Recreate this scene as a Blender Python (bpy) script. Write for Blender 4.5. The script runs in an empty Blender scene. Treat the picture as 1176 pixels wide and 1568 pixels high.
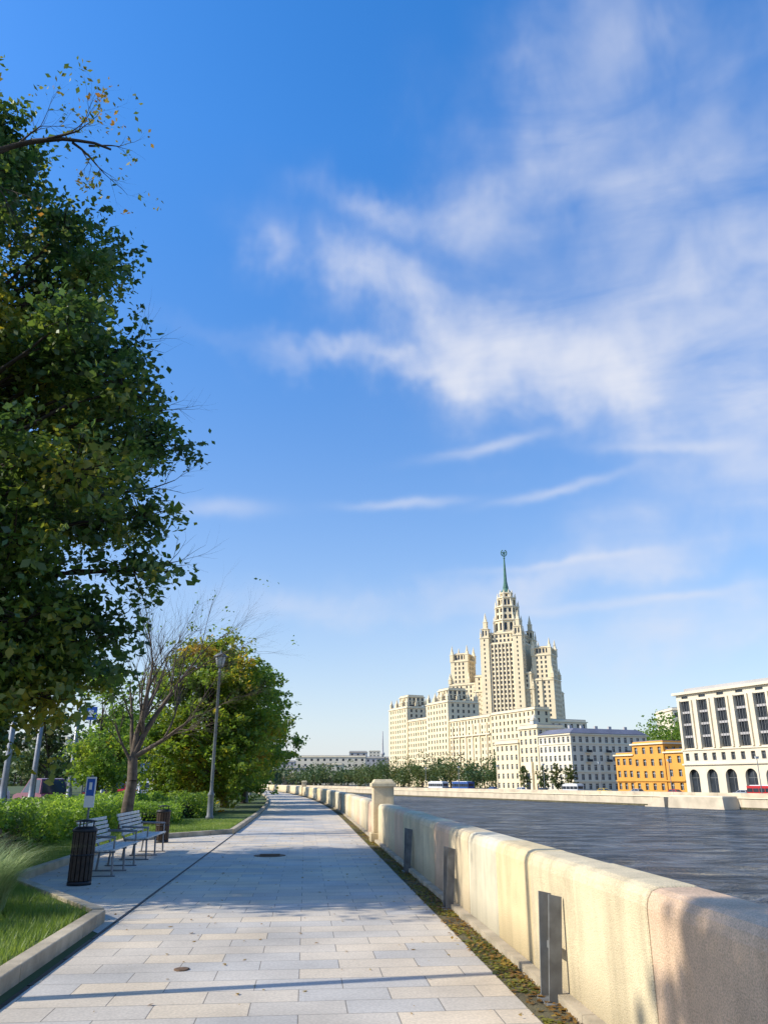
import bpy, math, random
import numpy as np
from mathutils import Vector
R_ = math.radians
PSI = R_(5.5); CP, SP = math.cos(PSI), math.sin(PSI)
SUN_EL = 36.0; SUN_TO = Vector((-0.992, -0.125))   # horizontal direction towards the sun

# ------------------------------------------------------------------ materials
def new_mat(name):
    m = bpy.data.materials.new(name); m.use_nodes = True
    return m, m.node_tree.nodes, m.node_tree.links, m.node_tree.nodes['Principled BSDF']

def setp(b, k, v):
    if k in b.inputs: b.inputs[k].default_value = v

def mat(name, c1, c2=None, scale=3.0, rough=0.8, bump=0.0, bscale=30.0, metal=0.0, spec=0.3, island=0.0, detail=4):
    m, N, L, b = new_mat(name)
    setp(b, 'Roughness', rough); setp(b, 'Metallic', metal); setp(b, 'Specular IOR Level', spec)
    c2 = c2 or tuple(x*0.8 for x in c1)
    tc = N.new('ShaderNodeTexCoord')
    n = N.new('ShaderNodeTexNoise'); n.inputs['Scale'].default_value = scale; n.inputs['Detail'].default_value = detail
    L.new(tc.outputs['Object'], n.inputs['Vector'])
    r = N.new('ShaderNodeValToRGB')
    r.color_ramp.elements[0].position = .32; r.color_ramp.elements[1].position = .68
    r.color_ramp.elements[0].color = (*c2, 1); r.color_ramp.elements[1].color = (*c1, 1)
    L.new(n.outputs['Fac'], r.inputs['Fac'])
    out = r.outputs['Color']
    if island > 0:
        g = N.new('ShaderNodeNewGeometry')
        mr = N.new('ShaderNodeMapRange'); mr.inputs['To Min'].default_value = 1-island; mr.inputs['To Max'].default_value = 1+island
        L.new(g.outputs['Random Per Island'], mr.inputs['Value'])
        hs = N.new('ShaderNodeHueSaturation'); L.new(mr.outputs[0], hs.inputs['Value']); L.new(out, hs.inputs['Color'])
        out = hs.outputs['Color']
    L.new(out, b.inputs['Base Color'])
    if bump > 0:
        n2 = N.new('ShaderNodeTexNoise'); n2.inputs['Scale'].default_value = bscale; n2.inputs['Detail'].default_value = 3
        L.new(tc.outputs['Object'], n2.inputs['Vector'])
        bp = N.new('ShaderNodeBump'); bp.inputs['Strength'].default_value = bump; bp.inputs['Distance'].default_value = .02
        L.new(n2.outputs['Fac'], bp.inputs['Height']); L.new(bp.outputs['Normal'], b.inputs['Normal'])
    return m

def leaf_mat(name, cols, patch=0.35, trans=0.35, gloss=.05):
    m, N, L, b = new_mat(name); N.remove(b)
    g = N.new('ShaderNodeNewGeometry'); tc = N.new('ShaderNodeTexCoord')
    n = N.new('ShaderNodeTexNoise'); n.inputs['Scale'].default_value = patch; n.inputs['Detail'].default_value = 2
    L.new(tc.outputs['Object'], n.inputs['Vector'])
    a = N.new('ShaderNodeMath'); a.operation = 'MULTIPLY_ADD'; a.inputs[1].default_value = .42
    L.new(g.outputs['Random Per Island'], a.inputs[0])
    s = N.new('ShaderNodeMath'); s.operation = 'MULTIPLY_ADD'; s.inputs[1].default_value = 2.2; s.inputs[2].default_value = -.84
    L.new(n.outputs['Fac'], s.inputs[0]); L.new(s.outputs[0], a.inputs[2])
    r = N.new('ShaderNodeValToRGB'); el = r.color_ramp.elements
    el[0].color = (*cols[0], 1); el[1].color = (*cols[-1], 1); el[0].position = 0; el[1].position = 1
    for i, c in enumerate(cols[1:-1]):
        e = el.new((i+1)/(len(cols)-1)); e.color = (*c, 1)
    L.new(a.outputs[0], r.inputs['Fac'])
    d = N.new('ShaderNodeBsdfDiffuse'); L.new(r.outputs['Color'], d.inputs['Color'])
    gl = N.new('ShaderNodeBsdfGlossy'); gl.inputs['Roughness'].default_value = .45; gl.inputs['Color'].default_value = (.9,.95,.9,1)
    m0 = N.new('ShaderNodeMixShader'); m0.inputs[0].default_value = gloss; L.new(d.outputs[0], m0.inputs[1]); L.new(gl.outputs[0], m0.inputs[2])
    t = N.new('ShaderNodeBsdfTranslucent')
    hs = N.new('ShaderNodeHueSaturation'); hs.inputs['Value'].default_value = 2.4; hs.inputs['Saturation'].default_value = 1.05; hs.inputs['Hue'].default_value = .49
    L.new(r.outputs['Color'], hs.inputs['Color']); L.new(hs.outputs['Color'], t.inputs['Color'])
    mx = N.new('ShaderNodeMixShader'); mx.inputs[0].default_value = trans
    L.new(m0.outputs[0], mx.inputs[1]); L.new(t.outputs[0], mx.inputs[2])
    L.new(mx.outputs[0], N['Material Output'].inputs['Surface'])
    return m

M = {}
M['cream'] = mat('cream_stone', (.84,.70,.45), (.76,.62,.39), .15, .85)
M['cream2'] = mat('pale_plaster', (.80,.71,.54), (.72,.63,.47), .12, .85)
M['greyp'] = mat('grey_plaster', (.48,.45,.42), (.40,.38,.36), .15, .85)
M['trim'] = mat('trim_stone', (.86,.74,.52), (.78,.66,.45), .5, .8)
M['white'] = mat('cream_render', (.78,.68,.50), (.70,.60,.43), .2, .8)
M['wframe'] = mat('window_frame', (.6,.6,.58), (.55,.55,.53), .2, .6)
M['orange'] = mat('orange_plaster', (.74,.36,.07), (.64,.30,.06), .2, .85)
M['glass'] = mat('window_glass', (.05,.06,.075), (.02,.025,.03), .4, .15, spec=.6)
M['roof'] = mat('metal_roof', (.20,.20,.24), (.15,.15,.18), .2, .5)
M['green'] = mat('green_copper', (.10,.22,.16), (.07,.15,.11), .5, .6)
M['metal'] = mat('grey_metal', (.30,.30,.31), (.22,.22,.23), 6, .45, metal=.6)
M['steelp'] = mat('painted_steel', (.20,.205,.20), (.12,.12,.115), 9, .6)
M['lampgrey'] = mat('lamp_paint', (.17,.18,.18), (.12,.13,.13), 4, .5)
M['frost'] = mat('frosted_glass', (.5,.52,.52), (.4,.42,.42), 4, .3)
M['bark'] = mat('bark', (.08,.058,.042), (.04,.03,.02), 6, .9, bump=.6, bscale=25)
M['barkgrey'] = mat('bark_grey', (.17,.13,.10), (.08,.06,.045), 6, .9, bump=.6, bscale=25)
M['slat'] = mat('bench_slat', (.66,.64,.60), (.48,.46,.42), 8, .55, bump=.2, bscale=60, island=.1)
M['binwood'] = mat('bin_wood', (.07,.045,.03), (.03,.02,.015), 12, .6, island=.25)
M['black'] = mat('black_metal', (.025,.025,.028), (.015,.015,.018), 8, .5)
M['blue'] = mat('sign_blue', (.03,.12,.45), (.03,.10,.4), 4, .4)
M['signw'] = mat('sign_white', (.75,.75,.75), (.68,.68,.68), 4, .4)
M['kerb'] = mat('kerb_granite', (.54,.45,.32), (.32,.27,.19), 3, .85, bump=.4, bscale=60, island=.12)
M['tyre'] = mat('tyre', (.02,.02,.02), (.015,.015,.015), 5, .8)
M['rust'] = mat('rusty_iron', (.20,.12,.07), (.11,.07,.04), 20, .8, bump=.3)
M['asphalt'] = mat('asphalt', (.06,.06,.062), (.045,.045,.047), 2, .9, bump=.3, bscale=80)
M['quay'] = mat('quay_stone', (.66,.55,.39), (.46,.38,.27), .35, .9)
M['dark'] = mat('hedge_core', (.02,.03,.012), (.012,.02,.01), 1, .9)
for nme, c in dict(red=(.5,.03,.03), wht=(.7,.7,.7), blk=(.03,.03,.035), sil=(.35,.36,.38), yel=(.6,.4,.03), plum=(.22,.07,.10), blu=(.04,.10,.30)).items():
    M['car_'+nme] = mat('car_paint_'+nme, c, tuple(x*.93 for x in c), 2, .25, spec=.6)
M['leafA'] = leaf_mat('leaf_chestnut', [(.028,.056,.016),(.045,.085,.02),(.075,.13,.024),(.15,.18,.027),(.32,.27,.03)], .42, .36, .06)
M['leafT'] = leaf_mat('leaf_twig', [(.05,.09,.02),(.10,.14,.03),(.20,.17,.03),(.28,.15,.03)], 1.6, .3)
M['leafB'] = leaf_mat('leaf_maple', [(.05,.095,.015),(.09,.155,.02),(.14,.20,.022),(.22,.23,.025),(.32,.20,.025)], .28, .45)
M['leafG'] = leaf_mat('leaf_green', [(.055,.10,.018),(.095,.165,.025),(.15,.23,.03),(.24,.28,.04)], .5, .45)
M['leafH'] = leaf_mat('leaf_hedge', [(.075,.13,.02),(.13,.22,.028),(.20,.30,.04),(.29,.36,.05)], .7, .4)
M['leafR'] = leaf_mat('leaf_red', [(.13,.06,.03),(.16,.10,.03),(.14,.16,.03)], 1.5, .3)
M['leafD'] = leaf_mat('leaf_distant', [(.035,.06,.02),(.05,.09,.026),(.09,.12,.03),(.15,.14,.035)], .06, .2)
M['leafY'] = leaf_mat('leaf_dry', [(.32,.24,.03),(.26,.14,.03),(.14,.08,.03)], 1.2, .2)
M['mossl'] = leaf_mat('moss_tuft', [(.10,.11,.02),(.20,.19,.03),(.32,.26,.04)], .9, .2)
M['grassb'] = leaf_mat('grass_blade', [(.09,.14,.025),(.15,.22,.035),(.26,.30,.06)], .8, .4)
M['fount'] = leaf_mat('fountain_grass_blade', [(.16,.23,.09),(.28,.35,.17),(.44,.45,.28)], .8, .35)

def paving_mat():
    m, N, L, b = new_mat('paving_slabs'); setp(b, 'Roughness', .75); setp(b, 'Specular IOR Level', .3)
    tc = N.new('ShaderNodeTexCoord')
    br = N.new('ShaderNodeTexBrick'); br.inputs['Scale'].default_value = 1; br.inputs['Brick Width'].default_value = .72; br.inputs['Row Height'].default_value = .36
    br.inputs['Mortar Size'].default_value = .005; br.inputs['Mortar Smooth'].default_value = .3; br.inputs['Bias'].default_value = -.15
    br.inputs['Color1'].default_value = (.50,.465,.41,1); br.inputs['Color2'].default_value = (.70,.565,.39,1); br.inputs['Mortar'].default_value = (.25,.22,.18,1)
    L.new(tc.outputs['Object'], br.inputs['Vector'])
    n = N.new('ShaderNodeTexNoise'); n.inputs['Scale'].default_value = .9; n.inputs['Detail'].default_value = 6
    L.new(tc.outputs['Object'], n.inputs['Vector'])
    mr = N.new('ShaderNodeMapRange'); mr.inputs['From Min'].default_value = .3; mr.inputs['From Max'].default_value = .7
    mr.inputs['To Min'].default_value = .82; mr.inputs['To Max'].default_value = 1.14
    L.new(n.outputs['Fac'], mr.inputs['Value'])
    n3 = N.new('ShaderNodeTexNoise'); n3.inputs['Scale'].default_value = 45; n3.inputs['Detail'].default_value = 2
    L.new(tc.outputs['Object'], n3.inputs['Vector'])
    mr3 = N.new('ShaderNodeMapRange'); mr3.inputs['From Min'].default_value = .3; mr3.inputs['From Max'].default_value = .7
    mr3.inputs['To Min'].default_value = .86; mr3.inputs['To Max'].default_value = 1.08
    L.new(n3.outputs['Fac'], mr3.inputs['Value'])
    mu = N.new('ShaderNodeMath'); mu.operation = 'MULTIPLY'; L.new(mr.outputs[0], mu.inputs[0]); L.new(mr3.outputs[0], mu.inputs[1])
    hs = N.new('ShaderNodeHueSaturation'); L.new(mu.outputs[0], hs.inputs['Value']); L.new(br.outputs['Color'], hs.inputs['Color'])
    L.new(hs.outputs['Color'], b.inputs['Base Color'])
    bp = N.new('ShaderNodeBump'); bp.inputs['Strength'].default_value = .4; bp.inputs['Distance'].default_value = .01; bp.invert = True
    L.new(br.outputs['Fac'], bp.inputs['Height']); L.new(bp.outputs['Normal'], b.inputs['Normal'])
    return m
M['paving'] = paving_mat()

def wall_mat(name, col):
    m, N, L, b = new_mat(name); setp(b, 'Roughness', .85); setp(b, 'Specular IOR Level', .25)
    tc = N.new('ShaderNodeTexCoord')
    n = N.new('ShaderNodeTexNoise'); n.inputs['Scale'].default_value = 1.6; n.inputs['Detail'].default_value = 7; n.inputs['Roughness'].default_value = .65
    L.new(tc.outputs['Object'], n.inputs['Vector'])
    mr = N.new('ShaderNodeMapRange'); mr.inputs['From Min'].default_value = .3; mr.inputs['From Max'].default_value = .7
    mr.inputs['To Min'].default_value = .78; mr.inputs['To Max'].default_value = 1.12; L.new(n.outputs['Fac'], mr.inputs['Value'])
    v = N.new('ShaderNodeTexNoise'); v.inputs['Scale'].default_value = 110; v.inputs['Detail'].default_value = 2
    L.new(tc.outputs['Object'], v.inputs['Vector'])
    mr2 = N.new('ShaderNodeMapRange'); mr2.inputs['From Min'].default_value = .35; mr2.inputs['From Max'].default_value = .6
    mr2.inputs['To Min'].default_value = .74; mr2.inputs['To Max'].default_value = 1.06; L.new(v.outputs['Fac'], mr2.inputs['Value'])
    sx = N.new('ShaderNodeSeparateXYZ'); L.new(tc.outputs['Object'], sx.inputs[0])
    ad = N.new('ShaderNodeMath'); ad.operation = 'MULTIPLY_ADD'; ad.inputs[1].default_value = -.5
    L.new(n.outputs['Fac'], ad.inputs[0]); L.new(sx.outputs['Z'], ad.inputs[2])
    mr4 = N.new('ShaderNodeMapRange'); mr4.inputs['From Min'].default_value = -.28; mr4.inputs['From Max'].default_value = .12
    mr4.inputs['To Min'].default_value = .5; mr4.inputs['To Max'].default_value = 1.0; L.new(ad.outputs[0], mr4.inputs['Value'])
    # vertical rain streaks
    mp = N.new('ShaderNodeMapping'); mp.inputs['Scale'].default_value = (6,6,.5); L.new(tc.outputs['Object'], mp.inputs[0])
    k = N.new('ShaderNodeTexNoise'); k.inputs['Scale'].default_value = 1; k.inputs['Detail'].default_value = 3; L.new(mp.outputs[0], k.inputs['Vector'])
    mr5 = N.new('ShaderNodeMapRange'); mr5.inputs['From Min'].default_value = .3; mr5.inputs['From Max'].default_value = .55
    mr5.inputs['To Min'].default_value = .84; mr5.inputs['To Max'].default_value = 1.02; L.new(k.outputs['Fac'], mr5.inputs['Value'])
    def mul(a,c):
        q = N.new('ShaderNodeMath'); q.operation = 'MULTIPLY'; L.new(a, q.inputs[0]); L.new(c, q.inputs[1]); return q.outputs[0]
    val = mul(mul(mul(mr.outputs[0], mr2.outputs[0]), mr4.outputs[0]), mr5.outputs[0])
    hs = N.new('ShaderNodeHueSaturation'); hs.inputs['Color'].default_value = (*col,1); L.new(val, hs.inputs['Value'])
    L.new(hs.outputs['Color'], b.inputs['Base Color'])
    bp = N.new('ShaderNodeBump'); bp.inputs['Strength'].default_value = .8; bp.inputs['Distance'].default_value = .008
    L.new(v.outputs['Fac'], bp.inputs['Height']); L.new(bp.outputs['Normal'], b.inputs['Normal'])
    return m
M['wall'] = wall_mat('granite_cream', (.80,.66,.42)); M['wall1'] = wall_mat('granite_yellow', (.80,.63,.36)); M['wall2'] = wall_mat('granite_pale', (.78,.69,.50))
M['wall3'] = wall_mat('granite_pink', (.80,.56,.37)); M['wall4'] = wall_mat('granite_sand', (.76,.61,.39))

def water_mat():
    m, N, L, b = new_mat('river_water'); N.remove(b)
    tc = N.new('ShaderNodeTexCoord'); mp = N.new('ShaderNodeMapping'); mp.inputs['Scale'].default_value = (.5, .75, 1); mp.inputs['Rotation'].default_value = (0,0,.12)
    L.new(tc.outputs['Object'], mp.inputs[0])
    n = N.new('ShaderNodeTexNoise'); n.inputs['Scale'].default_value = .42; n.inputs['Detail'].default_value = 6; n.inputs['Roughness'].default_value = .68
    n.inputs['Distortion'].default_value = .9
    L.new(mp.outputs[0], n.inputs['Vector'])
    bp = N.new('ShaderNodeBump'); bp.inputs['Strength'].default_value = 1.0; bp.inputs['Distance'].default_value = 1.5
    L.new(n.outputs['Fac'], bp.inputs['Height'])
    # wave shading painted into the colour: dark troughs, pale crests; wind-ruffled patches reflect less
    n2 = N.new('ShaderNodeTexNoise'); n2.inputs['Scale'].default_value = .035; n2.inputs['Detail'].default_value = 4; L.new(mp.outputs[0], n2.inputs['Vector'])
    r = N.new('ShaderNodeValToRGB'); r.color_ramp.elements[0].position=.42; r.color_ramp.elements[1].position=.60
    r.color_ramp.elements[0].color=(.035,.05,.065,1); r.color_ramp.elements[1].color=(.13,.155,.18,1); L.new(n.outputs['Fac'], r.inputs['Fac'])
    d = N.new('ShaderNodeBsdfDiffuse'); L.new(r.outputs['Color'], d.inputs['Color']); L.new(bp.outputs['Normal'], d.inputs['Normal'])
    g = N.new('ShaderNodeBsdfGlossy'); g.inputs['Roughness'].default_value = .10; g.inputs['Color'].default_value = (.85,.9,.95,1); L.new(bp.outputs['Normal'], g.inputs['Normal'])
    fr = N.new('ShaderNodeFresnel'); fr.inputs['IOR'].default_value = 1.33; L.new(bp.outputs['Normal'], fr.inputs['Normal'])
    mr = N.new('ShaderNodeMapRange'); mr.inputs['From Min'].default_value=.35; mr.inputs['From Max'].default_value=.65; mr.inputs['To Min'].default_value=.5; mr.inputs['To Max'].default_value=.85; L.new(n2.outputs['Fac'], mr.inputs['Value'])
    f2 = N.new('ShaderNodeMath'); f2.operation = 'MULTIPLY'; L.new(fr.outputs[0], f2.inputs[0]); L.new(mr.outputs[0], f2.inputs[1])
    mx = N.new('ShaderNodeMixShader'); L.new(f2.outputs[0], mx.inputs[0]); L.new(d.outputs[0], mx.inputs[1]); L.new(g.outputs[0], mx.inputs[2])
    L.new(mx.outputs[0], N['Material Output'].inputs['Surface'])
    return m
M['water'] = water_mat()
M['soil'] = mat('mossy_soil', (.15,.13,.07), (.06,.05,.03), 2.5, .95, bump=.8, bscale=40)
M['lawn'] = mat('lawn', (.11,.16,.035), (.07,.10,.025), 1.2, .95, bump=.6, bscale=50)
M['land'] = mat('land', (.09,.12,.04), (.06,.085,.03), .05, .95)
M['citygr'] = mat('city_ground', (.20,.19,.17), (.13,.13,.12), .05, .95)

# ------------------------------------------------------------------ mesh builder
class MB:
    def __init__(s): s.v=[]; s.f=[]; s.m=[]; s.sm=[]; s.mats=[]
    def mi(s, k):
        if k not in s.mats: s.mats.append(k)
        return s.mats.index(k)
    def face(s, pts, k, smooth=False):
        i=len(s.v); s.v.extend([tuple(p) for p in pts]); s.f.append(tuple(range(i,i+len(pts)))); s.m.append(s.mi(k)); s.sm.append(smooth)
    def box(s, c, size, k, rot=0.0, taper=1.0):
        cx,cy,cz=c; a,b_,h=size[0]/2,size[1]/2,size[2]/2; co,si=math.cos(rot),math.sin(rot)
        P=[]
        for z,t in ((-h,1),(h,taper)):
            for x,y in ((-a,-b_),(a,-b_),(a,b_),(-a,b_)):
                x*=t;y*=t; P.append((cx+x*co-y*si, cy+x*si+y*co, cz+z))
        i=len(s.v); s.v.extend(P); k=s.mi(k)
        for f in ((3,2,1,0),(4,5,6,7),(0,1,5,4),(1,2,6,5),(2,3,7,6),(3,0,4,7)):
            s.f.append(tuple(i+j for j in f)); s.m.append(k); s.sm.append(False)
    def tube(s, p0, p1, r0, r1, k, n=6, cap=False):
        p0=Vector(p0);p1=Vector(p1);d=p1-p0
        if d.length<1e-6: return
        d.normalize(); a=d.orthogonal().normalized(); b_=d.cross(a)
        i=len(s.v); k=s.mi(k)
        for p,r in ((p0,r0),(p1,r1)):
            for j in range(n):
                t=2*math.pi*j/n; s.v.append(tuple(p+(a*math.cos(t)+b_*math.sin(t))*r))
        for j in range(n):
            j2=(j+1)%n; s.f.append((i+j,i+j2,i+n+j2,i+n+j)); s.m.append(k); s.sm.append(True)
        if cap:
            s.f.append(tuple(i+j for j in reversed(range(n)))); s.m.append(k); s.sm.append(False)
            s.f.append(tuple(i+n+j for j in range(n))); s.m.append(k); s.sm.append(False)
    def lathe(s, prof, c, k, n=12, smooth=True, ph=0):
        i=len(s.v); kk=s.mi(k)
        for r,z in prof:
            for j in range(n):
                t=2*math.pi*j/n+ph; s.v.append((c[0]+r*math.cos(t), c[1]+r*math.sin(t), c[2]+z))
        for q in range(len(prof)-1):
            for j in range(n):
                j2=(j+1)%n; s.f.append((i+q*n+j,i+q*n+j2,i+(q+1)*n+j2,i+(q+1)*n+j)); s.m.append(kk); s.sm.append(smooth)
        s.f.append(tuple(i+(len(prof)-1)*n+j for j in range(n))); s.m.append(kk); s.sm.append(False)
        s.f.append(tuple(i+j for j in reversed(range(n)))); s.m.append(kk); s.sm.append(False)
    def build(s, name, parent=None, loc=(0,0,0), rz=0, bevel=0):
        me=bpy.data.meshes.new(name); me.from_pydata(s.v,[],s.f)
        for k in s.mats: me.materials.append(M[k])
        me.polygons.foreach_set('material_index', s.m); me.polygons.foreach_set('use_smooth', s.sm); me.update()
        o=bpy.data.objects.new(name, me); bpy.context.collection.objects.link(o); o.location=loc; o.rotation_euler[2]=rz
        if parent: o.parent=parent
        if bevel:
            md=o.modifiers.new('b','BEVEL'); md.width=bevel; md.segments=2; md.limit_method='ANGLE'
        return o

def empty(name):
    o=bpy.data.objects.new(name,None); bpy.context.collection.objects.link(o); o.empty_display_size=.3; return o

def W(xr,yr): return (xr*CP+yr*SP, yr*CP-xr*SP)

def leaves(name, pts, size, k, rng, parent=None, aspect=.62, upb=.5, var=.35, droop=.25):
    pts=np.asarray(pts,float); n=len(pts)
    nm=rng.normal(size=(n,3)); nm[:,2]+=upb*np.sign(nm[:,2]+.6); nm/=np.linalg.norm(nm,axis=1)[:,None]
    t=rng.normal(size=(n,3)); t[:,2]-=droop; t-=nm*(t*nm).sum(1)[:,None]; t/=np.linalg.norm(t,axis=1)[:,None]
    b=np.cross(nm,t); s=(size*(1+var*rng.normal(size=n)).clip(.4,2))[:,None]
    V=np.empty((n,4,3)); V[:,0]=pts-t*s*.5; V[:,1]=pts+b*s*aspect*.5+nm*s*.08; V[:,2]=pts+t*s*.5; V[:,3]=pts-b*s*aspect*.5+nm*s*.08
    me=bpy.data.meshes.new(name); me.vertices.add(n*4); me.vertices.foreach_set('co',V.ravel())
    me.loops.add(n*4); me.loops.foreach_set('vertex_index',np.arange(n*4,dtype=np.int32))
    me.polygons.add(n); me.polygons.foreach_set('loop_start',np.arange(0,n*4,4,dtype=np.int32)); me.polygons.foreach_set('loop_total',np.full(n,4,dtype=np.int32))
    me.materials.append(M[k]); me.update(calc_edges=True)
    o=bpy.data.objects.new(name,me); bpy.context.collection.objects.link(o)
    if parent: o.parent=parent
    return o

def blades(name, base, h, w, k, rng, parent=None, lean=.4, arc=False):
    base=np.asarray(base,float); n=len(base)
    a=rng.uniform(0,2*math.pi,n); hh=h*rng.uniform(.6,1.25,n)
    dx=np.cos(a); dy=np.sin(a); le=lean*hh*rng.uniform(.1,1,n)
    px,py=-dy*w/2,dx*w/2
    if not arc:
        V=np.zeros((n,3,3)); V[:,0]=base; V[:,0,0]+=px; V[:,0,1]+=py; V[:,1]=base; V[:,1,0]-=px; V[:,1,1]-=py
        V[:,2]=base; V[:,2,0]+=dx*le; V[:,2,1]+=dy*le; V[:,2,2]+=hh
        idx=np.arange(n*3,dtype=np.int32); tot=np.full(n,3,dtype=np.int32); st=np.arange(0,n*3,3,dtype=np.int32)
    else:
        K=5; V=np.zeros((n,K+1,2,3)); le=lean*hh*rng.uniform(.5,1.3,n)
        for q in range(K+1):
            f=q/K; wx=(1-f*.9)
            c=base.copy(); c[:,0]+=dx*le*f**1.6; c[:,1]+=dy*le*f**1.6; c[:,2]+=hh*(f*1.7-f*f*.95)
            V[:,q,0]=c; V[:,q,0,0]+=px*wx; V[:,q,0,1]+=py*wx; V[:,q,1]=c; V[:,q,1,0]-=px*wx; V[:,q,1,1]-=py*wx
        b0=(np.arange(n)*(K+1)*2)[:,None,None]; q=(np.arange(K)*2)[None,:,None]
        idx=(b0+q+np.array([0,1,3,2])[None,None,:]).ravel().astype(np.int32); tot=np.full(n*K,4,dtype=np.int32); st=np.arange(0,n*K*4,4,dtype=np.int32)
    V=V.reshape(-1,3); me=bpy.data.meshes.new(name); me.vertices.add(len(V)); me.vertices.foreach_set('co',V.ravel())
    me.loops.add(len(idx)); me.loops.foreach_set('vertex_index',idx); me.polygons.add(len(tot)); me.polygons.foreach_set('loop_start',st); me.polygons.foreach_set('loop_total',tot)
    me.materials.append(M[k]); me.update(calc_edges=True)
    o=bpy.data.objects.new(name,me); bpy.context.collection.objects.link(o)
    if parent: o.parent=parent
    return o

# ------------------------------------------------------------------ terrain
def xw(y):
    if y<=35: return 2.05
    if y<=420: return 2.05-.00065*(y-35)**2
    return 2.05-.00065*385**2-.5*(y-420)
def strip(name, o0, o1, z, k, y0=-40, y1=420, step=6):
    mb=MB(); y=y0; ys=[]
    while y<y1: ys.append(y); y+=step
    ys.append(y1)
    for a,b in zip(ys[:-1],ys[1:]):
        mb.face([(xw(a)+o0,a,z),(xw(a)+o1,a,z),(xw(b)+o1,b,z),(xw(b)+o0,b,z)],k)
    return mb.build(name)

WZ=-3.6
near=[(xw(y)+.45,y) for y in [-300]+list(range(-40,420,20))]+[(xw(y)+.45,y) for y in (420,520,620)]+[(-520,720),(-3500,1100)]
far=[(215,-300),(150,-30),(87,147),(60,228),(33,308),(12,420),(-25,540),(-100,680),(-300,800),(-3500,1300)]
def land(name, line, outer, z, k):
    bm_pts=[(x,y,z) for x,y in line]+[(x,y,z) for x,y in outer]
    import bmesh
    bm=bmesh.new(); vs=[bm.verts.new(p) for p in bm_pts]; f=bm.faces.new(vs)
    bmesh.ops.triangulate(bm, faces=[f]); bmesh.ops.recalc_face_normals(bm, faces=bm.faces)
    me=bpy.data.meshes.new(name); bm.to_mesh(me); bm.free(); me.materials.append(M[k])
    o=bpy.data.objects.new(name,me); bpy.context.collection.objects.link(o)
land('ground', near, [(-3500,-300)], 0.0, 'land')
FZ=-1.6
land('far_bank_ground', far, [(-3500,7000),(6000,7000),(6000,-300)], FZ, 'citygr')
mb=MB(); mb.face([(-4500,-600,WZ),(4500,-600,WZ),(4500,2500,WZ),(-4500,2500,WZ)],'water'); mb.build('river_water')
mb=MB()
for a,b in zip(near[:-1],near[1:]): mb.face([(a[0],a[1],WZ-1),(b[0],b[1],WZ-1),(b[0],b[1],0),(a[0],a[1],0)],'quay')
mb.build('quay_wall')
mb=MB()
for a,b in zip(far[:-1],far[1:]):
    d=Vector((b[0]-a[0],b[1]-a[1])); Ln=d.length; d.normalize(); nrm=Vector((-d.y,d.x)); rot=math.atan2(d.y,d.x)
    nseg=max(1,int(Ln/6)) if Ln<300 else 8
    for i in range(nseg):
        t0=Ln*i/nseg; t1=Ln*(i+1)/nseg; c=Vector(a)+d*(t0+t1)/2
        mb.box((c.x+nrm.x*.0,c.y,(WZ-1+FZ)/2+.1),(t1-t0-.04,1.2,FZ-WZ+1.2),'quay',rot)
        mb.box((c.x-nrm.x*.1,c.y-nrm.y*.1,FZ+.6),(t1-t0-.05,.5,.8),'quay',rot)
    c=(Vector(a)+Vector(b))/2
    mb.box((c.x+nrm.x*.1,c.y,FZ+.08),(Ln,1.45,.14),'trim',rot)
    mb.box((c.x+nrm.x*.12,c.y+nrm.y*.12,WZ+.15),(Ln,1.1,.5),'soil',rot)
mb.build('far_quay_wall')

def fp(t,off=0):
    a=Vector((87,147)); b=Vector((33,308)); d=(b-a).normalized(); n=Vector((d.y,-d.x)); p=a+d*t+n*off; return p,math.atan2(d.y,d.x)
mb=MB(); p,r=fp(14,-2.5); mb.box((p.x,p.y,WZ+.9),(15,4.5,2.6),'quay',r,.96); mb.box((p.x,p.y,WZ+2.3),(14,3.8,.18),'trim',r)
for i in range(6):
    q,r=fp(24+i*1.0,-2.2); mb.box((q.x,q.y,WZ+.95-i*.18),(1.0,3.2,2.1-i*.36),'quay',r)
mb.build('landing_stage')

strip('paving',-4.25,-.35,.004,'paving')
strip('soil',-.35,.02,.006,'soil')
strip('road',-27,-15,.008,'asphalt')
mb=MB(); mb.face([(-4.72,14.0,.004),(-2.2,9.8,.004),(-2.2,27.2,.004),(-4.72,24.2,.004)],'paving')
mb.build('paving')
mb=MB()
for i in range(34):
    y=-6+i*1.0; mb.box((-2.21,y,.006),(.035,.97,.012),'black')
mb.build('drain_channel')
mb=MB(); mb.lathe([(.36,0),(.36,.012),(.33,.016)],(-.75,19.2,0),'rust',24)
for i in range(-3,4): mb.box((-.75,19.2+i*.08,.019),(.45,.02,.006),'rust')
mb.build('manhole_cover')
mb=MB(); mb.lathe([(.07,0),(.07,.012),(.05,.014)],(-1.05,8.0,0),'rust',16); mb.build('drain_cover')

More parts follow.
